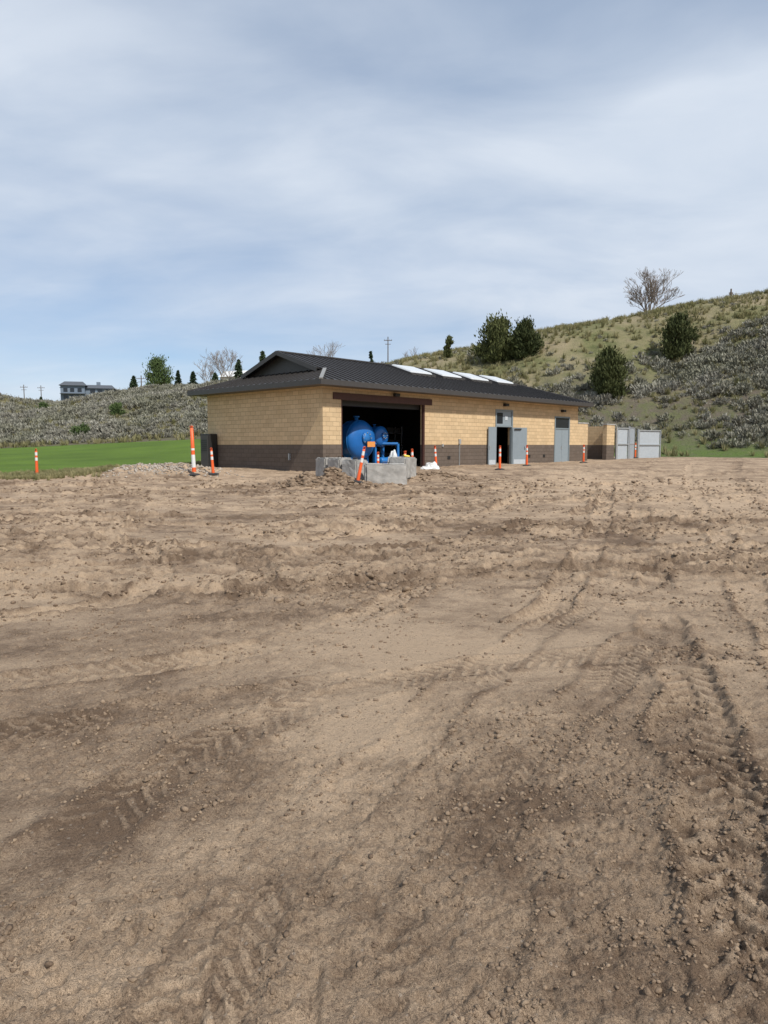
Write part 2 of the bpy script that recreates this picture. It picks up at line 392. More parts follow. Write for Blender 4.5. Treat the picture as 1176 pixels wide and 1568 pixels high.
# ------------------------------------------------------------------ clods
ico=bmesh.new(); bmesh.ops.create_icosphere(ico,subdivisions=1,radius=1)
IV=np.array([v.co[:] for v in ico.verts]); IF=np.array([[v.index for v in f.verts] for f in ico.faces]); ico.free()
def clods(name,X,Y,Sz,mat,flat=.65,sink=.25,parent=None,zs=None):
    n=len(X); Z=height(X,Y) if zs is None else zs
    var=1+.28*rng.normal(size=(n,len(IV),1)).clip(-1.2,1.2)
    sc=np.stack([1+.5*rng.random(n),.7+.4*rng.random(n),flat*(.7+.6*rng.random(n))],1)[:,None,:]
    P=IV[None]*var*sc*Sz[:,None,None]
    a=rng.random(n)*6.28; c=np.cos(a)[:,None];s=np.sin(a)[:,None]
    x=P[...,0]*c-P[...,1]*s; y=P[...,0]*s+P[...,1]*c
    V_=np.stack([x+X[:,None],y+Y[:,None],P[...,2]+(Z+Sz*flat*(1-2*sink)*.5)[:,None]],-1).reshape(-1,3)
    F_=(IF[None]+(np.arange(n)*len(IV))[:,None,None]).reshape(-1,3)
    return obj(name,np_mesh(name,V_,F_,[mat],True),parent)
n=70000; k=rng.random(n)*1.4-.7; D=1.4*np.exp(rng.random(n)**.75*3.0); X,Y=k*D,D
_,dm,ed,ro=micro(X,Y)
keep=rng.random(n)<np.clip(.28*ro+.7*ed+.5*(fbm(X*.8,Y*.8,3)-.2)+.4*(fbm(X*5,Y*5,2)),.04,1)
X,Y=X[keep],Y[keep]
sz=(.0019+.0009*Y)*(1-rng.random(len(X))).clip(.002)**-.38; sz=np.minimum(sz,.007+.0022*Y); print('clods',len(X))
clods('dirt_clods',X,Y,sz,CLOD,.75,.3)
cl=[(-1.0,8.0,.5,24,.035),(-.1,8.0,.4,50,.05),(-.8,7.2,.12,5,.055),(2.9,12.6,.9,70,.07),(3.0,11.9,.12,4,.13),(.5,10.3,.10,3,.12),(-4.2,7.1,.25,18,.045),(2.45,5.2,.06,4,.045),(2.2,5.3,.25,12,.02),(3.1,5.2,.3,10,.02),
    (.2,3.25,.06,5,.016),(-.01,2.75,.12,12,.010),(-1.4,8.8,.9,50,.035),(-2.1,25.2,.9,420,.13),(-1.0,25.6,.8,160,.09),(2.2,28.1,.8,140,.10),(3.6,13.5,.8,30,.04),(-3.0,8.3,.8,40,.03),(-1.4,3.8,.25,24,.012),(-.75,4.9,.5,40,.016),(7,19,1.5,40,.05),(-7,15,2,60,.05),(-8.9,21,2,50,.05),(4.2,28.6,1.2,60,.07),(1.2,8.9,1.0,40,.03),(-4,13,3,110,.045),(2,16,3,110,.05),(0,20,6,160,.06)]
Xs=[];Ys=[];Ss=[]
for x,y,r,n,s in cl:
    Xs.append(x+rng.normal(size=n)*r);Ys.append(y+rng.normal(size=n)*r*.6);Ss.append(s*(.3+.8*rng.random(n)**2))
clods('dirt_clods',np.concatenate(Xs),np.concatenate(Ys),np.concatenate(Ss),CLOD,.6,.25)
n=800; X=-9.4+rng.normal(size=n)*1.2;Y=29.9+rng.normal(size=n)*.6
clods('gravel_pile',X,Y,.02+.045*rng.random(n),GRAVEL,.8,.3)
# ------------------------------------------------------------------ building
CMUm=M('split_face_block',.92); m=CMUm
uv=m.n('ShaderNodeUVMap').outputs[0]
br=m.n('ShaderNodeTexBrick',i_Vector=uv,i_Scale=1.,offset=.5)
br.inputs['Mortar Size'].default_value=.008; br.inputs['Brick Width'].default_value=.4; br.inputs['Row Height'].default_value=.2
br.inputs['Color1'].default_value=(.46,.46,.46,1); br.inputs['Color2'].default_value=(.55,.55,.55,1); br.inputs['Mortar'].default_value=(.33,.33,.33,1)
br.inputs['Mortar Smooth'].default_value=.3
sep=m.n('ShaderNodeSeparateXYZ',i_0=uv)
dk=m.math('LESS_THAN',sep.outputs[1],1.2)
tone=m.mix(dk,(.67,.495,.295),(.140,.112,.093))
pn=m.noise(uv,30,4,.7); pn2=m.noise(uv,1.2,4,.6)
c=m.mix(1.,tone,m.mix(1.,br.outputs['Color'],(1.9,1.9,1.9),'MULTIPLY'),'MULTIPLY')
c=m.mix(m.rng(pn,.35,.7,0,.18),c,(.25,.18,.12)); c=m.mix(m.rng(pn2,.45,.75,0,.18),c,(.66,.52,.36),'MULTIPLY'); m.col(c)
inv=m.math('SUBTRACT',1.,br.outputs['Fac'])
b1=m.bump(inv,.012,.8); m.bump(pn,.012,.6,b1)
CMU=m.m
ROOF=simple('roof_metal',(.040,.036,.034),.42,.12,3,.0)
FASC=simple('fascia',(.055,.050,.047),.5,.1)
CAPM=simple('hip_cap',(.24,.23,.21),.4,.1)
SOF=simple('soffit',(.12,.105,.09),.8,.1)
BROWN=simple('steel_lintel',(.075,.030,.022),.6,.15)
DOORM=simple('door_paint',(.25,.295,.325),.45,.06)
DFRM=simple('door_frame_paint',(.20,.24,.26),.45,.06)
DARK=simple('interior_shade',(.018,.017,.016),.95,.2)  # near-black colour stands in for the shade inside the bay
GLASS=simple('dark_glass',(.02,.024,.03),.12,.1)
CONC=simple('concrete',(.38,.365,.34),.9,.28,2.5,bump=.02)
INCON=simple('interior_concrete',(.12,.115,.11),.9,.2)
SKYL=simple('skylight_acrylic',(.60,.62,.63),.3,.03)
BLK=simple('black_fixture',(.02,.02,.02),.5,.1)
GALV=simple('galvanised_steel',(.42,.44,.45),.42,.10,4,.35)
LGREY=simple('grey_panel',(.50,.54,.57),.5,.06)
def box(name,x0,x1,y0,y1,z0,z1,mat,parent,bev=0):
    bm=bmesh.new(); bmesh.ops.create_cube(bm,size=1)
    for v in bm.verts:
        v.co=Vector(((x0+x1)/2+v.co.x*(x1-x0),(y0+y1)/2+v.co.y*(y1-y0),(z0+z1)/2+v.co.z*(z1-z0)))
    if bev: bmesh.ops.bevel(bm,geom=bm.edges[:],offset=bev,segments=2,affect='EDGES',profile=.6)
    bm.normal_update()
    ul=bm.loops.layers.uv.new('UVMap')
    for f in bm.faces:
        nn=f.normal
        for l in f.loops:
            c=l.vert.co
            l[ul].uv=(c.y,c.z) if abs(nn.x)>.7 else ((c.x,c.z) if abs(nn.y)>.7 else (c.x,c.y))
    me=bpy.data.meshes.new(name); bm.to_mesh(me); bm.free(); me.materials.append(mat)
    return obj(name,me,parent)
def poly(name,pts,faces,mat,parent,sol=0):
    me=bpy.data.meshes.new(name); me.from_pydata(pts,[],faces); me.update(); me.materials.append(mat)
    o=obj(name,me,parent)
    if sol:
        md=o.modifiers.new('s','SOLIDIFY'); md.thickness=sol; md.offset=-1
    return o
BA=math.atan2(.726,.686); BZ=.46
BO=Vector((-2.65,31,BZ))
def loc2w(s,v,z=0): return Vector((BO.x+.6868*s-.7268*v,BO.y+.7268*s+.6868*v,BZ+z))
B=empty('utility_building',BO,BA)
L=22.5;W=8.9;T=.3;HW=3.73;zb=-.5
def wall(n,*a): return box(n,*a,CMU,B)
wall('wall_front_1',0,1.1,0,T,zb,HW); wall('wall_front_2',1.1,6.85,0,T,3.18,HW); wall('wall_front_3',6.85,13.0,0,T,zb,HW)
wall('wall_front_4',13.0,14.75,0,T,3.2,HW); wall('wall_front_5',14.75,19.5,0,T,zb,HW); wall('wall_front_6',19.5,21.4,0,T,3.0,HW); wall('wall_front_7',21.4,L,0,T,zb,HW)
wall('wall_left',0,T,T,W,zb,HW); wall('wall_right',L-T,L,T,W,zb,HW); wall('wall_back',T,L-T,W-T,W,zb,HW)
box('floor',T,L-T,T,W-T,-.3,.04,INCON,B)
box('shade_partition',T,L-T,5.4,5.5,.04,HW-.02,DARK,B); box('ceiling',T,L-T,T,W-T,HW-.012,HW+.03,DARK,B)  # dark partition added to keep the bay dark; ceiling in the same painted shade
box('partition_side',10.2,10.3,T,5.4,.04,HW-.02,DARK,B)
box('lintel',.6,7.35,-.05,-.002,3.18,3.48,BROWN,B)
box('door_track_left',1.1,1.18,.02,.14,.0,3.18,BROWN,B); box('door_track_right',6.77,6.85,.02,.14,.0,3.18,BROWN,B)
box('rollup_header',1.2,6.75,.3,.75,2.95,3.5,BLK,B)
def frame(x0,x1,z1,z2=None):
    box('frame_l',x0-.05,x0+.05,-.03,.12,0,z1,DFRM,B); box('frame_r',x1-.05,x1+.05,-.03,.12,0,z1,DFRM,B)
    box('frame_t',x0+.05,x1-.05,-.03,.12,z1-.08,z1,DFRM,B)
frame(13.05,14.7,3.2)
box('transom_panel',13.1,14.65,.03,.08,2.30,3.12,DOORM,B); box('frame_mid',13.1,14.65,-.028,.10,2.22,2.30,DFRM,B)
box('transom_glass',13.2,13.75,.005,.028,2.42,3.02,GLASS,B)
box('number_sign',14.0,14.25,.01,.029,2.62,2.86,LGREY,B)
def leaf(name,hx,ang,w,h,sgn):
    e=bpy.data.objects.new(name,None); COL.objects.link(e); e.parent=B; e.location=(hx,-.04,.04); e.rotation_euler=(0,0,ang)
    box('slab',0,sgn*w,-.025,.025,0,h,DOORM,e,0)
    box('kick',sgn*.08,sgn*(w-.08),-.030,.030,.06,.32,LGREY,e)
    box('closer',sgn*.1,sgn*.5,-.09,-.03,h-.12,h-.05,BLK,e)
    box('handle',sgn*(w-.12),sgn*(w-.07),-.08,.08,.95,1.1,GALV,e)
leaf('door_leaf_left',13.02,math.radians(-174),.86,2.16,1)
leaf('door_leaf_right',14.72,math.radians(-38),.86,2.16,1)
frame(19.55,21.35,3.0)
box('frame_mid2',19.6,21.3,-.028,.10,2.2,2.28,DFRM,B)
box('transom_glass2',19.6,21.3,.02,.05,2.28,2.92,GLASS,B)
box('door_leaf_3',19.61,20.44,.0,.05,.03,2.2,DOORM,B); box('door_leaf_4',20.46,21.29,.0,.05,.03,2.2,DOORM,B)
box('handle3',20.36,20.40,-.05,-.002,.95,1.15,GALV,B)
for s,z in ((4.6,3.5),(13.9,3.42),(20.4,3.3)):
    box('wall_light',s-.16,s+.16,-.22,-.004-.05*(s<7),z-.02,z+.13,BLK,B,.02)
box('junction_box',9.6,9.75,-.08,-.003,1.25,1.5,GALV,B); box('junction_box2',8.2,8.3,-.06,-.003,1.1,1.24,GALV,B)
box('conduit',9.66,9.69,-.05,-.003,0,1.25,GALV,B)
for s in (8.8,16.6,18.3): box('vent',s-.12,s+.12,-.02,-.003,.45,.62,BLK,B)
box('hose_bib',-.1,-.003,2.2,2.26,.5,.8,GALV,B)
OV=.7;ze=3.93;ms=.335;VR=W/2
def rz(d): return ze+d*ms
gs=1.44;go=1.05
pts=[(-OV,-OV,ze),(L+OV,-OV,ze),(L-VR,VR,rz(VR+OV)),(go,VR,rz(VR+OV)),(go,1.75,rz(1.75+OV)),(gs,gs,rz(gs+OV)),
     (-OV,W+OV,ze),(L+OV,W+OV,ze),(go,W-1.75,rz(1.75+OV)),(gs,W-gs,rz(gs+OV))]
poly('roof_front',pts,[(0,1,2,3,4,5)],ROOF,B,.05); poly('roof_back',pts,[(7,6,9,8,3,2)],ROOF,B,.05)
poly('roof_right_hip',pts,[(1,7,2)],ROOF,B,.05); poly('roof_left_hip',pts,[(6,0,5,9)],ROOF,B,.05)
poly('gable_wall',[(gs+.03,gs,rz(gs+OV)-.05),(gs+.03,W-gs,rz(gs+OV)-.05),(gs+.03,VR,rz(VR+OV)-.06)],[(1,0,2)],FASC,B,.03)
def beam(name,a,b,w,h,mat,parent,up=(0,0,1)):
    a=Vector(a);b=Vector(b);d=(b-a);l=d.length;d.normalize();u=Vector(up);sd=d.cross(u).normalized();u=sd.cross(d).normalized()
    P=[]
    for q in (a,b):
        for x,y in ((-1,-1),(1,-1),(1,1),(-1,1)): P.append(q+sd*x*w/2+u*y*h/2)
    return poly(name,[tuple(p) for p in P],[(3,2,1,0),(4,5,6,7),(0,1,5,4),(1,2,6,5),(2,3,7,6),(3,0,4,7)],mat,parent)
pk=(go-.02,VR,rz(VR+OV)-.05)
beam('rake_1',(go-.02,1.55,rz(1.55+OV)-.07),pk,.05,.2,FASC,B); beam('rake_2',(go-.02,W-1.55,rz(1.55+OV)-.07),pk,.05,.2,FASC,B)
beam('ridge_cap',(go,VR,rz(VR+OV)+.02),(L-VR,VR,rz(VR+OV)+.02),.25,.06,FASC,B)
beam('hip_cap_1',(-OV,-OV,ze+.02),(gs,gs,rz(gs+OV)+.03),.16,.06,CAPM,B)
beam('hip_cap_2',(L+OV,-OV,ze+.02),(L-VR,VR,rz(VR+OV)+.03),.16,.05,FASC,B)
beam('hip_cap_3',(-OV,W+OV,ze+.02),(gs,W-gs,rz(gs+OV)+.03),.16,.05,FASC,B)
for nm,a in (('fascia_front',(-OV-.02,L+OV+.02,-OV-.03,-OV)),('fascia_back',(-OV-.02,L+OV+.02,W+OV,W+OV+.03)),('fascia_left',(-OV-.03,-OV,-OV,W+OV)),('fascia_right',(L+OV,L+OV+.03,-OV,W+OV))):
    box(nm,*a,ze-.22,ze+.005,FASC,B)
for nm,a in (('soffit_front',(-OV,L+OV,-OV,0)),('soffit_back',(-OV,L+OV,W,W+OV)),('soffit_left',(-OV,0,0,W)),('soffit_right',(L,L+OV,0,W))):
    box(nm,*a,HW-.02,HW+.0,SOF,B)
s=-.4
ribs=[]
while s<L+.5:
    vt=VR
    if s<gs: vt=min(VR,s) if s<go else VR
    if s>L-VR: vt=L-s
    if vt>-OV+.1: ribs.append(((s,-OV,ze+.015),(s,vt-.05,rz(vt-.05+OV)+.015)))
    s+=.42
v=-.35
while v<W+.5:
    st=min(gs-.02,v,W-v)
    if st>-OV+.1: ribs.append(((-OV,v,ze+.015),(st,v,rz(st+OV)+.015)))
    v+=.42
Vr=[];Fr=[]
for a,b in ribs:
    a=np.array(a);b=np.array(b);d=b-a;h=np.array([0,0,.032]); w=np.array([.014,0,0]) if abs(d[0])<1e-6 else np.array([0,.014,0])
    o=len(Vr)
    for q in (a,b):
        Vr+= [q-w-h*.6,q+w-h*.6,q+w+h,q-w+h]
    Fr+=[(o,o+3,o+2,o+1),(o+4,o+5,o+6,o+7),(o,o+1,o+5,o+4),(o+1,o+2,o+6,o+5),(o+2,o+3,o+7,o+6),(o+3,o,o+4,o+7)]
obj('standing_seams',np_mesh('standing_seams',np.array(Vr),np.array(Fr),[ROOF],False),B)
for q in range(4):
    s0=8.5+q*2.72
    bm=bmesh.new(); bmesh.ops.create_cube(bm,size=1)
    for vv in bm.verts:
        x=s0+.95+vv.co.x*1.9*(.94 if vv.co.z>0 else 1); v_=3.15+vv.co.y*1.5*(.92 if vv.co.z>0 else 1)
        vv.co=Vector((x,v_,rz(v_+OV)+(.19 if vv.co.z>0 else .03)))
    bmesh.ops.bevel(bm,geom=bm.edges[:],offset=.03,segments=2,affect='EDGES')
    me=bpy.data.meshes.new('skylight'); bm.to_mesh(me); bm.free(); me.materials.append(SKYL); obj('skylight_%d'%q,me,B)
    P=[(s0-.08,2.32),(s0+1.98,2.32),(s0+1.98,3.98),(s0-.08,3.98)]
    for a,b in zip(P,P[1:]+P[:1]): beam('curb',(a[0],a[1],rz(a[1]+OV)+.06),(b[0],b[1],rz(b[1]+OV)+.06),.07,.14,FASC,B)
B2=empty('equipment_enclosure_wall',BO,BA)
box('wing_wall',L+.002,23.9,0,.3,-.4,2.62,CMU,B2)
box('cap1',L+.01,23.95,-.03,.33,2.62,2.70,CONC,B2)
box('end_pier',26.7,27.9,0,.3,-.4,2.62,CMU,B2); box('cap2',26.65,27.95,-.03,.33,2.62,2.70,CONC,B2)
box('back_wall',L+.002,27.9,4.6,4.9,-.4,2.55,CMU,B2); box('side_wall',27.6,27.9,.302,4.6,-.4,2.55,CMU,B2)
box('meter_cabinet',24.6,26.2,2.4,3.4,-.2,1.7,DFRM,B2,.03)
def gate(name,s0,v0,ang,w,h,bars,panel):
    E=empty(name,loc2w(s0,v0,.12),BA+ang)
    for a,b in (((0,0,0),(0,0,h)),((w,0,0),(w,0,h)),((0,0,0),(w,0,0)),((0,0,h),(w,0,h)),((0,0,h*.5),(w,0,h*.5))):
        beam('rail',a,b,.07,.07,GALV,E,(0,1,0.01))
    if panel:
        n=int(w/.12)
        for q in range(n): box('rib',.05+q*(w-.1)/n,.05+(q+.72)*(w-.1)/n,.04,.07,.05,h-.05,LGREY,E)
        box('sheet',.04,w-.04,.07,.085,.04,h-.04,LGREY,E)
    for q in range(bars):
        x=(q+1)*w/(bars+1); box('bar',x-.03,x+.03,-.03,.03,.04,h-.04,LGREY,E)
    box('hinge_post',-.16,-.06,-.05,.05,-.4,h+.1,GALV,E)
gate('metal_gate',28.15,-.1,math.radians(-8),1.4,2.3,0,True)
gate('metal_gate',29.7,-.3,math.radians(14),1.9,2.35,6,False)
gate('metal_gate',32.0,.0,math.radians(-12),2.7,2.2,0,True)
gate('metal_gate',30.4,1.0,math.radians(10),1.9,2.35,5,False)
A1=empty('electrical_cabinet',BO,BA)
box('body',-.55,-.05,8.0,8.75,-.1,1.75,BLK,A1,.02); box('door',-.58,-.552,8.05,8.7,.05,1.68,FASC,A1)
for q in range(6): box('louver',-.595,-.582,8.12,8.62,.9+q*.1,.95+q*.1,BLK,A1)
box('base',-.65,.0,7.9,8.85,-.3,-.1,CONC,A1)
# ------------------------------------------------------------------ tanks
BLUE=simple('blue_enamel',(.012,.13,.42),.32,.08,3)
BLUE2=simple('blue_steel',(.02,.16,.45),.4,.1)
ORG=simple('orange_plastic',(.85,.13,.03),.45,.08)
ORL=simple('orange_label',(.75,.30,.08),.5,.05)
WHT=simple('reflective_white',(.72,.72,.70),.4,.05)
YEL=simple('yellow_plastic',(.75,.55,.04),.45,.1)
RUB=simple('black_rubber',(.03,.03,.03),.8,.2)
def lathe(name,prof,mats,parent,segs=20,mi=None,smooth=True):
    V_=[];n=len(prof)
    for r,z in prof:
        for q in range(segs):
            a=2*math.pi*q/segs; V_.append((r*math.cos(a),r*math.sin(a),z))
    F_=[];I=[]
    for p in range(n-1):
        for q in range(segs):
            q2=(q+1)%segs; F_.append((p*segs+q,p*segs+q2,(p+1)*segs+q2,(p+1)*segs+q)); I.append(mi[p] if mi else 0)
    me=np_mesh(name,np.array(V_),np.array(F_),mats,smooth,mi=I)
    return obj(name,me,parent)
def vessel(name,s,v,zc,R,Lc,label):
    E=empty(name,loc2w(s,v,zc),BA)
    prof=[(.001,-Lc/2-R*.42)]+[(R*math.sin(t),-Lc/2-R*.42*math.cos(t)) for t in np.linspace(.12,math.pi/2,9)]+[(R*math.sin(t),Lc/2+R*.42*math.cos(t)) for t in np.linspace(math.pi/2,.12,9)]+[(.001,Lc/2+R*.42)]
    o=lathe('shell',prof,[BLUE],E,40); o.rotation_euler=(math.radians(-90),0,0)
    for yy in (-Lc/2,Lc/2):
        t=lathe('weld_ring',[(R*.99,-.03),(R*1.015,-.02),(R*1.015,.02),(R*.99,.03)],[BLUE2],E,40); t.rotation_euler=(math.radians(-90),0,0); t.location=(0,yy,0)
    yf=-Lc/2-R*.42
    mw=lathe('manway',[(.001,-.12),(R*.30,-.12),(R*.30,-.06),(R*.24,-.06),(R*.24,.12)],[BLUE2],E,24); mw.rotation_euler=(math.radians(-90),0,0); mw.location=(0,yf+.05,R*.1)
    for q in range(8):
        a=q*math.pi/4; b=box('bolt',-.02,.02,-.02,.02,-.02,.02,GALV,E); b.location=(R*.27*math.cos(a),yf-.09,R*.1+R*.27*math.sin(a))
    nz=lathe('top_nozzle',[(R*.1,0),(R*.1,R*.2),(R*.17,R*.2),(R*.17,R*.27),(.001,R*.27)],[BLUE2],E,16); nz.location=(0,0,R*.96)
    for sx in (-1,1):
        for sy in (-1,1):
            box('leg',sx*R*.55-.06,sx*R*.55+.06,sy*Lc*.35-.06,sy*Lc*.35+.06,-zc+.03,-R*.72,BLUE2,E)
    if label: 
        lb=box('label',-R*.05,R*.50,-.012,.012,-R*.25,R*.02,ORL,E); lb.location=(0,yf-.13,-.1*R)
    return E
vessel('pressure_tank',3.35,1.35,1.42,.93,.55,True)
vessel('pressure_tank',4.95,1.7,1.60,.50,.9,False)
P=empty('pump_assembly',loc2w(4.7,.6,.05),BA)
box('skid',-.5,1.1,-.3,.4,0,.12,BLUE2,P,.01)
for q,(x,y) in enumerate(((-.2,0),(.45,.1))):
    o=lathe('motor',[(.001,-.3),(.16,-.3),(.18,-.27),(.18,.27),(.16,.3),(.001,.3)],[BLUE2],P,18); o.rotation_euler=(0,math.radians(90),0); o.location=(x,y,.36)
    o=lathe('volute',[(.001,-.1),(.2,-.1),(.24,0),(.2,.1),(.001,.1)],[BLUE],P,18); o.rotation_euler=(0,math.radians(90),0); o.location=(x+.36,y,.34)
Vt,Ft=tubes([((.8,0,.5),(.8,0,1.2),.07,.07),((.8,0,1.2),(.2,.6,1.2),.07,.07),((.2,.6,1.2),(-1,.9,1.25),.07,.07),((.8,0,.5),(1.5,.2,.5),.06,.06)],10)
obj('pipes',np_mesh('pipes',Vt,Ft,[BLUE2],True),P)
Rk=empty('storage_shelf',loc2w(8.2,4.4,.04),BA)
for x in (0,1.8):
    for y in (0,.5): box('upright',x-.03,x+.03,y-.03,y+.03,0,2.2,GALV,Rk)
for z in (.4,1.1,1.8):
    box('shelf',-.04,1.84,-.04,.54,z,z+.04,GALV,Rk)
    for q in range(3): box('carton',.1+q*.6,.5+q*.6,.05,.42,z+.041,z+.3+.1*random.random(),INCON,Rk)
# ------------------------------------------------------------------ concrete blocks
def cblock(x,y,rz_,l=1.65,h=.78,w=.7,tilt=0,dz=0):
    E=empty('concrete_block',(x,y,h1(x,y)-.06+dz),rz_); E.rotation_euler=(tilt,tilt*.6,rz_)
    bm=bmesh.new(); bmesh.ops.create_cube(bm,size=1)
    for v in bm.verts: v.co=Vector((v.co.x*l,v.co.y*w,(v.co.z+.5)*h))
    bmesh.ops.bevel(bm,geom=bm.edges[:],offset=.055,segments=2,affect='EDGES')
    bmesh.ops.subdivide_edges(bm,edges=bm.edges[:],cuts=5,use_grid_fill=True)
    for v in bm.verts:
        v.co+=Vector([random.uniform(-.009,.009) for _ in range(3)])
        if v.co.z>h-.01 and abs(v.co.y)<.12: v.co.z-=.08
    me=bpy.data.meshes.new('block'); bm.to_mesh(me); bm.free(); me.materials.append(CONC); obj('block_body',me,E)
    Vt,Ft=tubes([((-.12,0,h-.1),(-.1,0,h+.06),.015,.015),((-.1,0,h+.06),(.1,0,h+.06),.015,.015),((.1,0,h+.06),(.12,0,h-.1),.015,.015)],6)
    obj('lifting_loop',np_mesh('loop',Vt,Ft,[SAGEW],True),E)
cblock(.05,26.5,math.radians(6),1.55,.86,.75,.02)
cblock(-1.12,27.3,math.radians(-40),.80,.80,.7,-.03,.04); cblock(-1.72,27.95,math.radians(-50),.80,.84,.7,.03,.06); cblock(-2.28,28.75,math.radians(-58),.85,.80,.7,-.02,.06); cblock(.72,27.7,math.radians(68),1.3,.84,.7,.02)
# ------------------------------------------------------------------ delineators
def delin(x,y,hh=1.07,lean=(0,0),big=1.,alt=False):
    z=h1(x,y); E=empty('delineator_post',(x,y,z)); E.rotation_euler=(lean[0],lean[1],random.random()*.5)
    r=.055*big
    lathe('base',[(.001,.0),(.24,.0),(.24,.03),(.19,.06),(.10,.08),(.001,.08)],[RUB],E,8,smooth=False)
    bands=[(.07,0),(.55,0),(.58,1),(.68,1),(.70,0),(.76,0),(.78,1),(.88,1),(.90,0),(.96,0)] if not alt else [(.07,0),(.14,0),(.16,1),(.40,1),(.42,0),(.50,0),(.51,1),(.54,1),(.55,0),(.96,0)]
    prof=[];mi=[]
    for zz,mt in bands:
        prof.append((r*(1.15-.3*zz)*(1.02 if mt else 1),zz*hh)); mi.append(mt)
    prof+= [(r*.5,.965*hh),(r*.5,.98*hh),(r*1.0,.985*hh),(r*1.0,hh),(.001,hh)]; mi+=[0]*5
    lathe('post',prof,[ORG,WHT],E,14,mi)
    hd=lathe('handle',[(.02,-.09),(.028,-.09),(.028,.09),(.02,.09)],[ORG],E,8); hd.rotation_euler=(math.radians(90),0,0); hd.location=(0,0,hh+.02)
for x,y,h_,ln in ((-14.22,29.2,1.07,(0,0)),(-7.02,29.3,1.07,(0,-.06)),(-.93,25.0,1.25,(0,.2)),(.85,30.0,.9,(0,.05)),(1.19,29.5,1.02,(0,-.03)),(2.46,33.5,1.07,(0,-.07)),(5.52,34,1.12,(0,0)),(7.6,38,1.07,(0,0)),(12.3,44,1.07,(0,0)),(-.26,31,.8,(0,0)),(19.0,54,1.1,(0,0))):
    delin(x,y,h_,ln)
delin(-7.7,28.9,1.98,(0,-.03),1.35,True)
YH=empty('yellow_pump_hose',(1.0,29.3,h1(1.0,29.3)))
sg=[]
for q in range(40):
    a=q*.45;b=(q+1)*.45; f=lambda t:(.3*math.cos(t),.25*math.sin(t),.05+.012*t); sg.append((f(a),f(b),.03,.03))
sg+=[((.0,0,.1),(.05,0,.75),.07,.06),((.05,0,.75),(-.2,0,.8),.05,.05)]
Vt,Ft=tubes(sg,8); obj('hose_coil',np_mesh('hose',Vt,Ft,[YEL],True),YH)
def sack(name,x,y,sx,sy,sz_,mat):
    bm=bmesh.new(); bmesh.ops.create_icosphere(bm,subdivisions=4,radius=1)
    for v in bm.verts:
        c=v.co; nn=float(fbm(np.array([c.x*1.7+x]),np.array([c.y*1.7+c.z*1.3+y]),3)[0])
        v.co=Vector((c.x*sx*(1+.3*nn),c.y*sy*(1+.3*nn),max(c.z,-.1)*sz_*(1+.5*nn)))
    me=bpy.data.meshes.new(name); bm.to_mesh(me); bm.free(); me.materials.append(mat)
    o=obj(name,me); o.location=(x,y,h1(x,y)+.02)
sack('plastic_sheeting',2.25,33.3,.32,.22,.24,WHT); sack('plastic_sheeting',1.9,33.0,.2,.15,.12,WHT); sack('plastic_sheeting',.35,28.6,.3,.25,.75,WHT)
# ------------------------------------------------------------------ trees
def foliage_tree(name,x,y,h,w,seed,mat,nclump=70,per=90,leaf=.10,trunk=.12,low=.06,shape=1.,bark=BARK):
    r=np.random.default_rng(seed); z=h1(x,y)-.1
    E=empty(name,(x,y,z))
    C=[];segs=[((0,0,0),(0.1*r.normal(),.1*r.normal(),h*.45),trunk,trunk*.6)]
    segs.append((segs[0][1],(.15*r.normal(),.15*r.normal(),h*.85),trunk*.6,trunk*.15))
    for q in range(nclump):
        u=r.random(); zz=low+(1-low)*u
        env=math.sin(min(1,(zz+.12))**shape*math.pi*.93)**.65
        env*= .72+.38*math.sin(q*2.4+seed)*r.random()+.15*r.random()
        a=r.random()*6.283; rad=w/2*env*(r.random()**.45)
        c=np.array([math.cos(a)*rad,math.sin(a)*rad,zz*h*.96])
        sg=w*.075*(.7+.7*r.random())
        p_=c+r.normal(size=(per,3))*sg*np.array([1,1,.9]); C.append(p_)
        segs.append(((0,0,max(.1,c[2]*.55)),tuple(c),trunk*.3,trunk*.06))
    C=np.concatenate(C); C=C[C[:,2]>.05]
    up_=np.stack([C[:,0]*.4,C[:,1]*.4,np.full(len(C),w*.3)],1); up_/=np.linalg.norm(up_,axis=1)[:,None]
    Vq,Fq=quad_cloud(C,leaf*(.6+.8*r.random(len(C))),1.5,up_,r); Vt,Ft=tubes(segs,6)
    obj('trunk_limbs',np_mesh('trunk',Vt,Ft,[bark],True),E); obj('crown',np_mesh('crown',Vq,Fq,[mat],False),E)
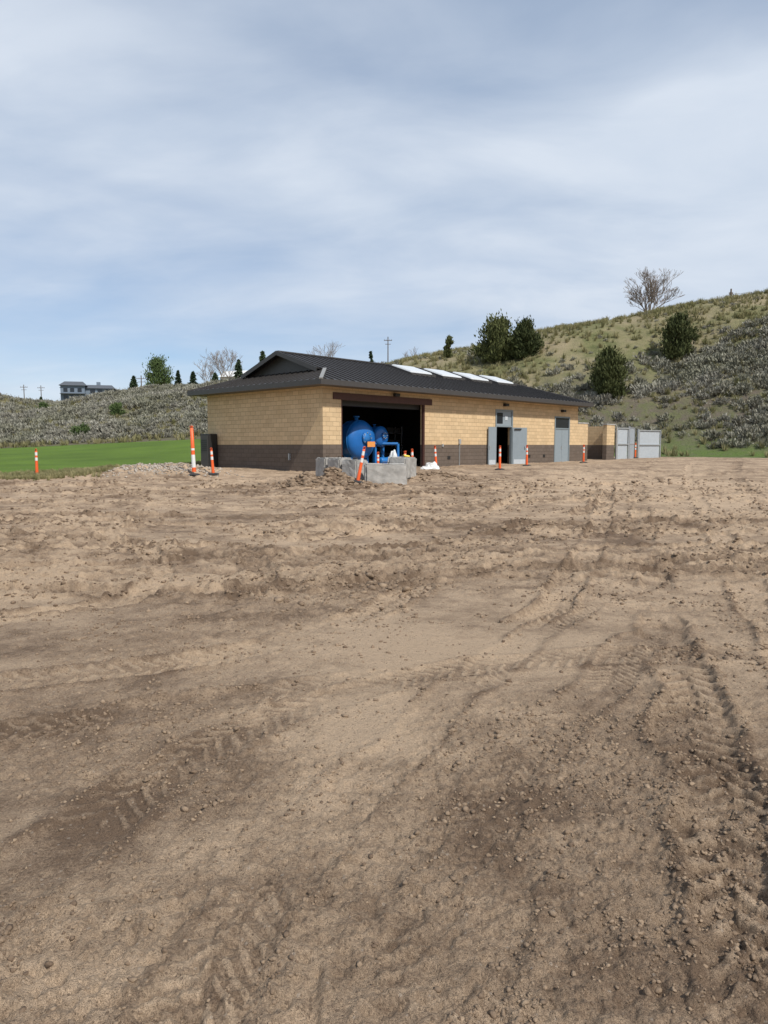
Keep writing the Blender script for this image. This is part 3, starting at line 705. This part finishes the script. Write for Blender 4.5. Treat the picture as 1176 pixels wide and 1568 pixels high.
def bare_tree(name,x,y,h,w,seed,stems=4,lv=5,rt=.11,dz=0,mat=BARKG,sprd=.34):
    r=random.Random(seed); segs=[]
    def grow(p,d,l,rad,lev):
        if lev==0: return
        q=p
        for s_ in range(2):
            d=(d+Vector((r.gauss(0,.12),r.gauss(0,.12),r.gauss(.05,.06)))).normalized(); q2=q+d*l/2
            segs.append((tuple(q),tuple(q2),rad*(1-.2*s_),rad*(.8-.2*s_))); q=q2
            if s_==0 and lev>1 and r.random()<.75:
                dd=(d+Vector((r.gauss(0,.55),r.gauss(0,.55),r.gauss(.12,.25)))).normalized(); grow(q,dd,l*.62,rad*.5,lev-1)
        for _ in range(r.choice((2,2,3))):
            dd=(d+Vector((r.gauss(0,.38),r.gauss(0,.38),r.gauss(.07,.2)))).normalized(); grow(q,dd,l*(.68+.2*r.random()),rad*.62,lev-1)
    for s_ in range(stems):
        a=s_/stems*6.28+r.random(); sp=w/h*sprd*(.3+r.random())
        grow(Vector((math.cos(a)*.2,math.sin(a)*.2,0)),Vector((math.cos(a)*sp,math.sin(a)*sp,1)).normalized(),h*.27*(.7+.4*r.random()),rt,lv)
    E=empty(name,(x,y,h1(x,y)-.1+dz)); segs=[(a,b,max(r0,.017),max(r1,.015)) for a,b,r0,r1 in segs]
    Vt,Ft=tubes(segs,4); 
    z=Vt[:,2].max(); Vt*=h/z
    obj('branches',np_mesh('branches',Vt,Ft,[mat],False),E)
def conifer(name,x,y,h,w,seed,dz=0):
    r=np.random.default_rng(seed); E=empty(name,(x,y,h1(x,y)-.1+dz)); C=[];U=[]
    for q in range(150):
        zz=.08+.9*r.random(); a=r.random()*6.28; rad=w/2*(1-zz)**.85*(.75+.4*r.random()); t=r.random((26,1))**.6
        d=np.array([math.cos(a),math.sin(a),-.25]); C.append(np.array([0,0,zz*h])+d*rad*t+r.normal(size=(26,3))*w*.03); U.append(np.repeat(d[None],26,0))
    C=np.concatenate(C);U=np.concatenate(U); Vq,Fq=quad_cloud(C,w*.045,1.7,U,r)
    obj('crown',np_mesh('crown',Vq,Fq,[CONM],False),E); Vt,Ft=tubes([((0,0,0),(0,0,h*.95),w*.05,.02)],6); obj('trunk',np_mesh('trunk',Vt,Ft,[BARK],True),E)
foliage_tree('juniper_tree',14.26,92,5.4,5.6,1,JUN,90,110,.13)
foliage_tree('juniper_tree',17.5,90,4.4,3.8,2,JUN,70,110,.13)
foliage_tree('juniper_tree',23.5,75,4.9,4.1,3,JUN,80,120,.12)
foliage_tree('juniper_tree',34.0,84,5.0,3.8,4,JUN,80,110,.12)
foliage_tree('juniper_tree',9.0,100,3.0,1.5,5,JUN,40,70,.10)
foliage_tree('juniper_tree',51.5,80,4.0,3.5,6,JUN,60,90,.12)
foliage_tree('juniper_tree',-71.4,110,4.0,3.5,9,JUN,60,90,.12)
bare_tree('bare_tree',38.9,107,7.3,8.2,11,8,6,.11,sprd=.9)
foliage_tree('deciduous_tree',-43.9,140,6.6,5.4,21,DEC,80,70,.13,.14,.18)
for q,(x,y,h_,w_) in enumerate(((-47.2,136,3.2,2.6),(-39.4,138,4.0,2.2),(-35.7,135,3.4,2.6),(-30.9,132,2.8,2.6),(-27.0,134,5.2,3.0),(-23.5,140,7.0,3.6),(-2.75,150,6.2,2.6),(-59.6,125,1.6,1.8))):
    conifer('conifer_tree',x,y,h_,w_,40+q)
bare_tree('bare_tree',-32.8,150,9.0,8,31,4,5,.08); bare_tree('bare_tree',-36.4,148,7.5,4,32,3,5,.07); bare_tree('bare_tree',-11.7,150,9.5,5.5,33,4,5,.08)
bare_tree('bare_tree',5.2,150,5.5,4,34,4,4,.07); bare_tree('bare_tree',7.7,140,3,4,35,4,4,.05)
for x,y in ((-49.4,104),(-37.0,100),(-36.3,86)): foliage_tree('green_shrub',x,y,1.6,2.4,int(y),DEC,26,60,.10,.05)
# ------------------------------------------------------------------ houses on the hill
SID=simple('blue_grey_siding',(.16,.20,.25),.8,.08); SHIN=simple('asphalt_shingle',(.10,.11,.125),.9,.15)
H=empty('hill_house',(-86.5,210,1.6+.0625*210+.2),math.radians(14))
box('ground_floor',-7,7,0,8,-7,3.4,SID,H); box('wing',-7.0,-.5,-1.6,-.01,-7,4.0,SID,H)
def gable(n,x0,x1,y0,y1,z0,hh): poly(n,[(x0,y0,z0),(x1,y0,z0),(x1,y1,z0),(x0,y1,z0),(x0+1.2,(y0+y1)/2,z0+hh),(x1-1.2,(y0+y1)/2,z0+hh)],[(0,1,5,4),(2,3,4,5),(1,2,5),(3,0,4),(3,2,1,0)],SHIN,H)
gable('roof_main',-7.5,7.5,-.5,8.5,3.41,1.3); gable('roof_wing',-7.4,.0,-2.2,3,4.02,1.3)
for x in (-6.2,-4.4,-2.4): 
    for z in (.2,2.2): box('window',x,x+1.1,-1.66,-1.605,z,z+1.1,GLASS,H)
for x in (.8,2.8,4.9):
    for z in (.2,2.0): box('window2',x,x+1.3,-.06,-.005,z,z+1.1,GLASS,H)
box('deck',-7,.0,-3.0,-1.62,1.6,1.72,SHIN,H); box('chimney',2,3,4,5,3.3,5.6,SID,H)
H2=empty('hill_house',(-36.0,170,1.6+.088*170),math.radians(-20))
box('walls',-3,3,0,5,-5,1.3,simple('cream_siding',(.5,.46,.4),.8),H2); poly('roof',[(-3.4,-.4,1.31),(3.4,-.4,1.31),(3.4,5.4,1.31),(-3.4,5.4,1.31),(-3.4,2.5,2.9),(3.4,2.5,2.9)],[(0,1,5,4),(2,3,4,5),(1,2,5),(3,0,4),(3,2,1,0)],WHT,H2)
box('window',-1,.2,-.05,-.004,.1,1.0,GLASS,H2)
# ------------------------------------------------------------------ poles
def pole(x,y,h,arm=1.2):
    E=empty('utility_pole',(x,y,h1(x,y))); Vt,Ft=tubes([((0,0,-1),(0,0,h),.16,.11),((-arm,0,h-.8),(arm,0,h-.8),.07,.07),((-arm*.7,0,h-1.6),(arm*.7,0,h-1.6),.06,.06)]+[((q*arm,0,h-.78),(q*arm,0,h-.5),.05,.04) for q in (-.9,-.45,.45,.9)],6)
    obj('pole_body',np_mesh('pole',Vt,Ft,[BARK],True),E); return Vector((x,y,h1(x,y)+h-.8))
pole(.88,160,9.3,.9); pole(-115,230,9.0); pole(-114.3,240,9.5); pole(-60.6,180,5.8)
pf=pole(53.3,112,2.2,.3); pg=pole(72.1,112,2.6,.3)
def wire(a,b,sag=.5):
    pts_=[a.lerp(b,t)-Vector((0,0,sag*4*t*(1-t))) for t in np.linspace(0,1,13)]
    return [(tuple(u),tuple(w),.018,.018) for u,w in zip(pts_[:-1],pts_[1:])]
Vt,Ft=tubes(wire(pf,pg,.4),4); obj('power_line',np_mesh('wire',Vt,Ft,[BLK],True))
# ------------------------------------------------------------------ world
az_s=math.atan2(.60,-.80); el=math.radians(50)
sd=Vector((math.sin(az_s)*math.cos(el),math.cos(az_s)*math.cos(el),math.sin(el)))
Wd=bpy.data.worlds.new('World'); S.world=Wd; Wd.use_nodes=True; nt=Wd.node_tree
class WM(M):
    def __init__(s): s.t=nt
w=WM(); bg=nt.nodes['Background']; bg.inputs['Strength'].default_value=.1
sky=w.n('ShaderNodeTexSky',sky_type='NISHITA',sun_disc=False,sun_elevation=el,sun_rotation=az_s,altitude=1400.,air_density=1.,dust_density=.8,ozone_density=1.2)
dv=w.n('ShaderNodeTexCoord').outputs['Generated']; sp=w.n('ShaderNodeSeparateXYZ',i_0=dv)
zc=w.math('ADD',w.math('MAXIMUM',sp.outputs[2],0.),.24)
pv=w.n('ShaderNodeCombineXYZ',i_0=w.math('DIVIDE',sp.outputs[0],zc),i_1=w.math('DIVIDE',sp.outputs[1],zc),i_2=0.)
mp=w.n('ShaderNodeMapping',i_Vector=pv.outputs[0]); mp.inputs['Rotation'].default_value=(0,0,.38); mp.inputs['Scale'].default_value=(.6,1.0,1); mp.inputs['Location'].default_value=(3.1,1.2,0)
c1=w.noise(mp.outputs[0],1.2,4,.5,.2); c2=w.noise(mp.outputs[0],3.0,7,.55,.35)
cm=w.math('ADD',w.math('MULTIPLY',c1,1.35),w.math('MULTIPLY',c2,.32)); cm=w.math('SUBTRACT',cm,.26)
rp=w.n('ShaderNodeValToRGB',i_0=sp.outputs[2]); cr=rp.color_ramp; cr.interpolation='B_SPLINE'
st=[(0,1.0),(.05,.80),(.09,.30),(.13,.38),(.19,.92),(.34,.88),(.44,.64),(.56,.38)]
cr.elements[0].position=0;cr.elements[0].color=(st[0][1],)*3+(1,); cr.elements[1].position=.56; cr.elements[1].color=(st[-1][1],)*3+(1,)
for p_,v_ in st[1:-1]:
    e=cr.elements.new(p_); e.color=(v_,v_,v_,1)
mask=w.rng(w.math('ADD',cm,w.math('MULTIPLY',w.math('SUBTRACT',rp.outputs[0],.5),.8)),.30,.88,.05,.96)
shade=w.mix(w.rng(c2,.32,.66),(5.9,6.8,8.1),(7.2,7.9,8.9))
skc=w.mix(1.,sky.outputs[0],(1.16,1.18,1.22),'MULTIPLY')
skc=w.mix(.28,skc,(3.2,4.8,7.0))
w.l(w.mix(mask,skc,shade),bg.inputs['Color'])
ld=bpy.data.lights.new('sun','SUN'); ld.energy=4.3; ld.angle=math.radians(.8); ld.color=(1,.955,.88)
lo=bpy.data.objects.new('sun',ld); COL.objects.link(lo); lo.rotation_euler=sd.to_track_quat('Z','Y').to_euler(); lo.location=(0,0,50)
# ------------------------------------------------------------------ camera
cd=bpy.data.cameras.new('camera'); cd.sensor_fit='VERTICAL'; cd.sensor_height=36; cd.lens=25.03; cd.clip_end=5000; cd.clip_start=.05
co=bpy.data.objects.new('camera',cd); COL.objects.link(co); co.location=(0,0,1.6); co.rotation_euler=(math.radians(90-5.3),0,0); S.camera=co
S.view_settings.view_transform='Standard'; S.view_settings.look='None'; S.view_settings.exposure=0
